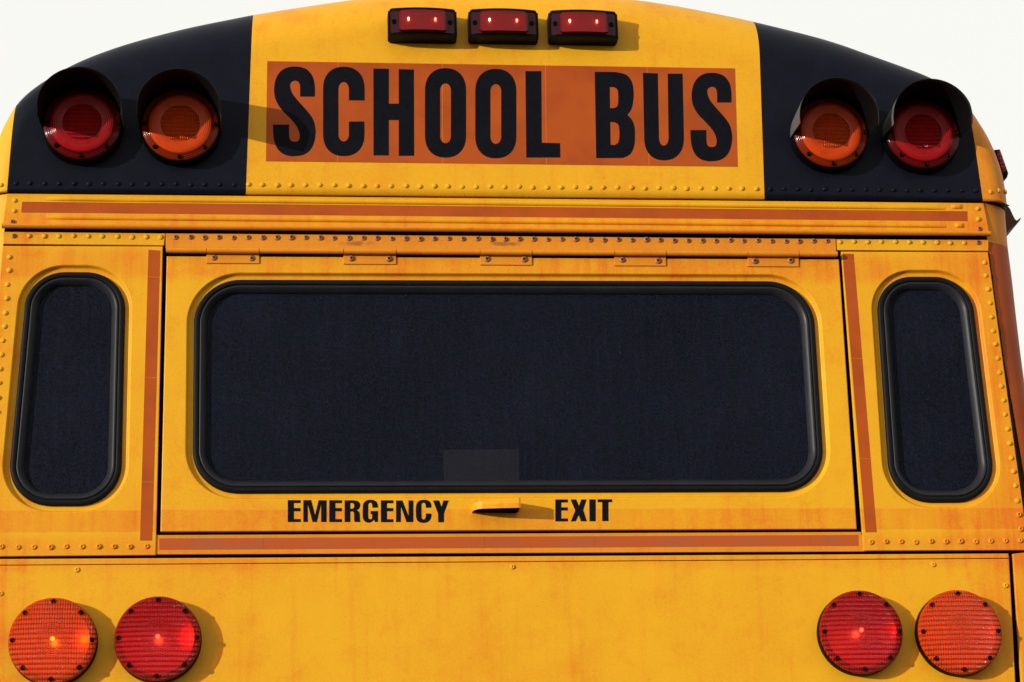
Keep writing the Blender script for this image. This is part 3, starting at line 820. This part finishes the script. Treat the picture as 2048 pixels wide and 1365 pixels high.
# black sealant: round the corner under the cap and down the panel edge
bm = bmesh.new(); prev = None
E, O = at(1964, 404, 0.003), at(2016, 405.5, 0.038)
for k, (x_, y_) in enumerate(post_section(E, O, 0.0015)):
    w = 0.0030 + 0.0020 * k / 12 + random.uniform(-.0005, .0005)
    c_ = Vector((x_, y_, E.z + 0.0015)); th = math.pi / 2 * k / 12
    ring_ = [bm.verts.new((c_.x + w * 0.7 * math.sin(th) * math.cos(a), c_.y - w * 0.7 * math.cos(th) * math.cos(a), c_.z + w * math.sin(a))) for a in [2 * math.pi * i / 8 for i in range(8)]]
    if prev: bridge(bm, prev, ring_, True)
    prev = ring_
from_bm('sealant_bead', bm, RUBBER, bus, 'black sealant round the corner below the roof cap')
bm = bmesh.new(); L_, R_ = [], []
for k in range(46):
    u = k / 45; py = 506 + u * 440
    ex = 1976.8 + (2036.8 - 1976.8) * (py - 504.5) / (940 - 504.5)
    wob = random.uniform(-1.2, 1.2)
    w = random.uniform(1.0, 2.6) if u < 0.8 else random.uniform(0.6, 1.3)
    L_.append(bm.verts.new(at(ex - 0.6 + wob * .6, py, -0.0006))); R_.append(bm.verts.new(at(ex + w + wob * .6, py, -0.0006)))
for i in range(45): bm.faces.new((L_[i], R_[i], R_[i + 1], L_[i + 1]))
res = bmesh.ops.extrude_face_region(bm, geom=bm.faces[:])
for v in [g_ for g_ in res['geom'] if isinstance(g_, bmesh.types.BMVert)]: v.co.y += 0.003
from_bm('sealant_bead', bm, RUBBER, spr, 'cracked black sealant down the edge of the side panel')

# gutter end and side marker on the far side of the right corner
bm = bmesh.new()
gp = [(2005, 400), (2014, 411), (2020, 418), (2026, 431), (2030.5, 439.5), (2034, 441.5), (2042, 435), (2040.5, 440.5), (2034, 447), (2016, 462), (2005, 462)]
Yg = 0.22
f_ = ring(bm, [xz(p) for p in q(gp, Yg)], Yg); b_ = ring(bm, [xz(p) for p in q(gp, Yg)], Yg + 0.5)
fill(bm, [f_]); bridge(bm, f_, b_)
t = NT('dark_gutter_paint'); GUT = t.done(t.principled(rgb(0.06, 0.022, 0.008), 0.6, 0.2))
from_bm('rain_gutter', bm, GUT, bus, 'dark flared end of the side rain gutter')
def slab(name, pts, Y, th, mat, parent, bev=0.003, label=None):
    L = [xz(p) for p in q(pts, Y)]
    bm = bmesh.new()
    f_ = ring(bm, offset_loop(L, -bev), Y); m_ = ring(bm, L, Y + bev); b_ = ring(bm, L, Y + th)
    fill(bm, [f_]); bridge(bm, f_, m_); bridge(bm, m_, b_); fill(bm, [b_])
    return from_bm(name, bm, mat, parent, label)
sm = slab('side_marker_lamp', [(1980, 296), (1986, 300), (2000, 298.5), (2003, 306), (2017, 346), (2015, 354), (2007, 364), (1996, 364)], 0.17, 0.12, HOUSING, bus, 0.002, 'red side marker lamp on the roof edge')
slab('marker_lens', [(1993, 303), (2000.5, 302), (2013.5, 342), (2006, 345)], 0.166, 0.1, RED, sm, 0.002)

# ------------------------------------------------------------------ lamps
def warning_lamp(cx, cy, rpx, lens_mat, label):
    c = at(cx, cy, CAPY); r = 0.089
    bm = bmesh.new()
    lathe(bm, c, [(r * 1.03, 0.05), (r * 1.03, -0.012), (r * 1.0, -0.016), (r * 1.0, -0.028), (r * 0.97, -0.030), (r * 0.90, -0.030), (r * 0.86, -0.022), (0.03, -0.010), (0, -0.010)], 56)
    base_ = from_bm('warning_lamp', bm, HOUSING, bus, label)
    bm = bmesh.new(); z = Vector((0, 0, 0))
    lathe(bm, z, [(r * 0.985, -0.027), (r * 0.985, -0.0325), (r * 0.96, -0.0345), (r * 0.83, -0.0350), (r * 0.81, -0.0375), (r * 0.72, -0.0395), (r * 0.53, -0.0410), (r * 0.515, -0.0400), (r * 0.495, -0.0412), (r * 0.3, -0.0425), (r * 0.1, -0.0430), (0, -0.0430)], 56)
    me = bpy.data.meshes.new('lens'); bmesh.ops.recalc_face_normals(bm, faces=bm.faces); bm.to_mesh(me); bm.free(); me.materials.append(lens_mat)
    link('lens', me, base_, c)
    bm = bmesh.new(); lathe(bm, c, [(r * 0.5, -0.028), (r * 0.40, -0.020), (r * 0.2, -0.014), (0, -0.013)], 32); from_bm('reflector', bm, REFLECT_D, base_)
    bm = bmesh.new(); ball(bm, c + Vector((0, -0.030, -0.004)), 0.010); from_bm('bulb', bm, BULB_OFF, base_)
    for k in range(8):
        a = math.pi / 4 * k + math.pi / 2
        if math.sin(a) > 0.3: continue
        bm = bmesh.new()
        lathe(bm, c + Vector((0.905 * r * math.cos(a), 0, 0.905 * r * math.sin(a))), [(0.0052, -0.030), (0.0052, -0.0375), (0.0040, -0.0385), (0.0025, -0.0372), (0, -0.0372)], 10, False)
        from_bm('lens_screw', bm, HOUSING, base_)
    # visor: a straight hood round the upper half
    bm = bmesh.new(); n = 60; m = 8; L0 = 0.128
    def hood(rad0, rad1):
        G = []
        for i in range(n + 1):
            col_ = []
            for j in range(m + 1):
                v = j / m; lo = -3 - 7 * v
                a = math.radians(lo + (180 - 2 * lo) * i / n); rad = rad0 + (rad1 - rad0) * v
                e = min(i, n - i) / n * 190
                ln = L0 * (0.90 + 0.10 * min(1, e / 30.0))
                col_.append(bm.verts.new((c.x + rad * math.cos(a), c.y - 0.008 - ln * v, c.z + rad * math.sin(a))))
            G.append(col_)
        return G
    Go = hood(r * 1.040, r * 1.062); Gi = hood(r * 1.018, r * 1.044)
    for gi, G in enumerate((Go, Gi)):
        for i in range(n):
            for j in range(m):
                f = bm.faces.new((G[i][j], G[i + 1][j], G[i + 1][j + 1], G[i][j + 1])); f.smooth = True; f.material_index = 1 - gi
    for i in range(n):
        bm.faces.new((Go[i][m], Go[i + 1][m], Gi[i + 1][m], Gi[i][m]))
        bm.faces.new((Go[i][0], Gi[i][0], Gi[i + 1][0], Go[i + 1][0]))
    bmesh.ops.remove_doubles(bm, verts=bm.verts, dist=1e-6)
    from_bm('visor', bm, [VISOR, VISOR_F], base_)
warning_lamp(167, 258.5, 78, RED_W, 'red warning lamp under a black hood at the roof edge nearer the sun')
warning_lamp(362, 261, 78, AMBER_W, 'amber warning lamp under a black hood beside the letter S')
warning_lamp(1655.5, 276, 77, AMBER_W, 'amber warning lamp under a black hood with its grey outer side showing')
warning_lamp(1838.5, 278, 76, RED_W, 'red warning lamp under a black hood nearest the side marker')

def tail_lamp(cx, cy, rpx, lens_mat, lit, label):
    # cx, cy is the centre of the lens rim, which stands proud of the door
    rim = at(cx, cy, LYF - 0.027); c = Vector((rim.x, LYF, rim.z)); r = (at(cx + rpx, cy, LYF - 0.027) - rim).length
    bm = bmesh.new()
    lathe(bm, c, [(r * 1.01, 0.003), (r * 1.01, -0.019), (r * 0.99, -0.023), (r * 0.95, -0.023), (r * 0.90, -0.014), (0, -0.004)], 64)
    base_ = from_bm('tail_lamp', bm, HOUSING, bus, label)
    bm = bmesh.new(); z = Vector((0, 0, 0))
    lathe(bm, z, [(r * 0.995, -0.020), (r * 1.0, -0.027), (r * 0.99, -0.0305), (r * 0.96, -0.0330), (r * 0.90, -0.0350), (r * 0.75, -0.0385), (r * 0.5, -0.0420), (r * 0.25, -0.0440), (0, -0.0447)], 64)
    me = bpy.data.meshes.new('lens'); bmesh.ops.recalc_face_normals(bm, faces=bm.faces); bm.to_mesh(me); bm.free(); me.materials.append(lens_mat)
    link('lens', me, base_, c)
    bm = bmesh.new(); lathe(bm, c, [(r * 0.84, -0.029), (r * 0.6, -0.016), (r * 0.3, -0.009), (0, -0.007)], 40); from_bm('reflector', bm, REFLECT, base_)
    bm = bmesh.new(); ball(bm, c + Vector((0, -0.030, 0.004)), 0.0050 if lit else 0.009); from_bm('bulb', bm, BULB if lit else BULB_OFF, base_)  # small emissive bulb paints a glint into the lens
    for k in range(8):
        a = math.pi / 4 * k
        bm = bmesh.new()
        lathe(bm, c + Vector((0.895 * r * math.cos(a), 0, 0.895 * r * math.sin(a))), [(0.0054, -0.028), (0.0054, -0.0365), (0.0042, -0.0378), (0.0028, -0.0355), (0, -0.0355)], 10, False)
        from_bm('lens_screw', bm, HOUSING, base_)
tail_lamp(105, 1282, 88.5, AMBER, True, 'lit amber tail lamp at the outer end on the sunlit side')
tail_lamp(315.5, 1277.5, 86.5, RED, True, 'lit red tail lamp throwing its shadow across the open engine door')
tail_lamp(1722.5, 1264.5, 83, RED, True, 'lit red tail lamp at the inner end near the shaded corner')
tail_lamp(1920, 1264.5, 83.5, AMBER, False, 'unlit amber tail lamp next to the shaded corner strip')

def marker_lamp(x0, y0, x1, y1, label):
    Yf = -0.054
    A, B = at(x0, y1, Yf), at(x1, y0 + (x1 - x0) * 0.0, Yf)
    xa, xb, za, zb = A.x, B.x, A.z, B.z
    W = xb - xa; xc = (xa + xb) / 2; zc = (za + zb) / 2
    def plan(u, d0, bulge): return -d0 - bulge * (1 - (2 * u - 1) ** 2)
    def block(xa, xb, za, zb, d0, bulge, back, name, mat, parent, bev=0.003, lab=None):
        bm = bmesh.new(); n = 20; prof = []
        for i in range(n + 1):
            u = i / n; prof.append((xa + (xb - xa) * u, plan((xa + (xb - xa) * u - (xc - W / 2)) / W, d0, bulge)))
        full = [(xa, back)] + prof + [(xb, back)]
        lo = [bm.verts.new((x, y, za)) for x, y in full]; hi = [bm.verts.new((x, y, zb)) for x, y in full]
        bridge(bm, lo, hi, False); bm.faces.new(lo); bm.faces.new(hi)
        es = [e for e in bm.edges if (min(v.co.y for v in e.verts) < -0.02)]
        es = [e for e in es if abs(e.verts[0].co.z - e.verts[1].co.z) < 1e-6 or min(abs(e.verts[0].co.x - xa), abs(e.verts[0].co.x - xb)) < 1e-6]
        bmesh.ops.bevel(bm, geom=es, offset=bev, segments=2, affect='EDGES')
        return from_bm(name, bm, mat, parent, lab)
    hb = block(xa, xb, za, zb, 0.042, 0.010, 0.10, 'marker_lamp', HOUSING, bus, 0.004, label)
    in_ = 0.006
    fl = block(xa + 0.005, xb - 0.006, za + 0.008, zb - 0.009, 0.044, 0.010, -0.02, 'lens_flange', RED_MD, hb, 0.002)
    ln = block(xa + W * 0.155, xb - W * 0.16, za + 0.010, zb - 0.011, 0.052, 0.011, -0.03, 'marker_lens', RED_M, hb, 0.0035)
    bm = bmesh.new(); yb = -0.0548
    vs = [bm.verts.new(p) for p in ((xa + W * .18, yb, za + .013), (xb - W * .19, yb, za + .013), (xb - W * .19, yb, zb - .014), (xa + W * .18, yb, zb - .014))]
    bm.faces.new(vs); from_bm('reflector', bm, PINK, hb)
    for s_ in (0.29, 0.68):
        bm2 = bmesh.new(); ball(bm2, Vector((xa + W * s_, -0.0590, zc + 0.001)), 0.0027)
        for v in bm2.verts: v.co.z = zc + (v.co.z - zc) * 1.9
        from_bm('bulb', bm2, BULB_M, hb)
    for s_ in (0.085, 0.90):
        bm = bmesh.new()
        lathe(bm, Vector((xa + W * s_, plan(s_, 0.044, 0.010), zc)), [(0.006, 0.002), (0.006, -0.002), (0.004, -0.0025), (0.0025, -0.001), (0, -0.001)], 10, False)
        from_bm('lens_screw', bm, HOUSING, hb)
t = NT('dark_red_lens_flange'); RED_MD = t.done(t.principled(rgb(0.030, 0.0015, 0.005), 0.2, 0.2))
t = NT('red_reflector_plastic'); PINK = t.done(t.principled(rgb(0.16, 0.012, 0.015), 0.4, 0.4))
BULB_M = make_emit('lit_marker_filament', (1.0, 0.80, 0.40), 20.0)
marker_lamp(777, 15.5, 914, 69, 'lit red marker lamp, the one above the letter H')
marker_lamp(939, 17.5, 1077, 71, 'lit red marker lamp, the middle one of the three')
marker_lamp(1100, 20, 1236, 73, 'lit red marker lamp, the one above the gap between the words')

# ------------------------------------------------------------------ lower running gear (below the frame)
bm = bmesh.new()
sec = [(0.0, 0.74), (-0.14, 0.74), (-0.16, 0.72), (-0.16, 0.50), (-0.14, 0.48), (0.0, 0.48)]
extrude_x(bm, Vector((-1.22, -0.02, 0)), Vector((1.24, -0.02, 0)), sec, False)
from_bm('rear_bumper', bm, HOUSING, bus)
plate('engine_grille', [Vector((-1.15, 0, .86)), Vector((1.17, 0, .86)), Vector((1.17, 0, .45)), Vector((-1.15, 0, .45))], HOUSING, bus, 0.01, 0.02, 0.002)
for s_ in (-1, 1):
    bm = bmesh.new(); pr_ = [(0.28, -0.12), (0.46, -0.13), (0.50, -0.10), (0.51, 0.0), (0.50, 0.10), (0.46, 0.13), (0.28, 0.12)]
    rs = []
    for r_, x_ in pr_:
        rs.append([bm.verts.new((x_ + s_ * 0.98, 2.4 + r_ * math.cos(2 * math.pi * k / 40), 0.51 + r_ * math.sin(2 * math.pi * k / 40))) for k in range(40)])
    for a, b in zip(rs, rs[1:]): bridge(bm, a, b, True)
    wh = from_bm('rear_wheel', bm, TYRE, bus)
    bm = bmesh.new()
    hub = bm.verts.new((s_ * 1.05, 2.4, .51)); rg = [bm.verts.new((s_ * 1.08, 2.4 + .285 * math.cos(2 * math.pi * k / 40), .51 + .285 * math.sin(2 * math.pi * k / 40))) for k in range(40)]
    for k in range(40): bm.faces.new((hub, rg[k], rg[(k + 1) % 40]))
    from_bm('wheel_rim', bm, RIM, wh)
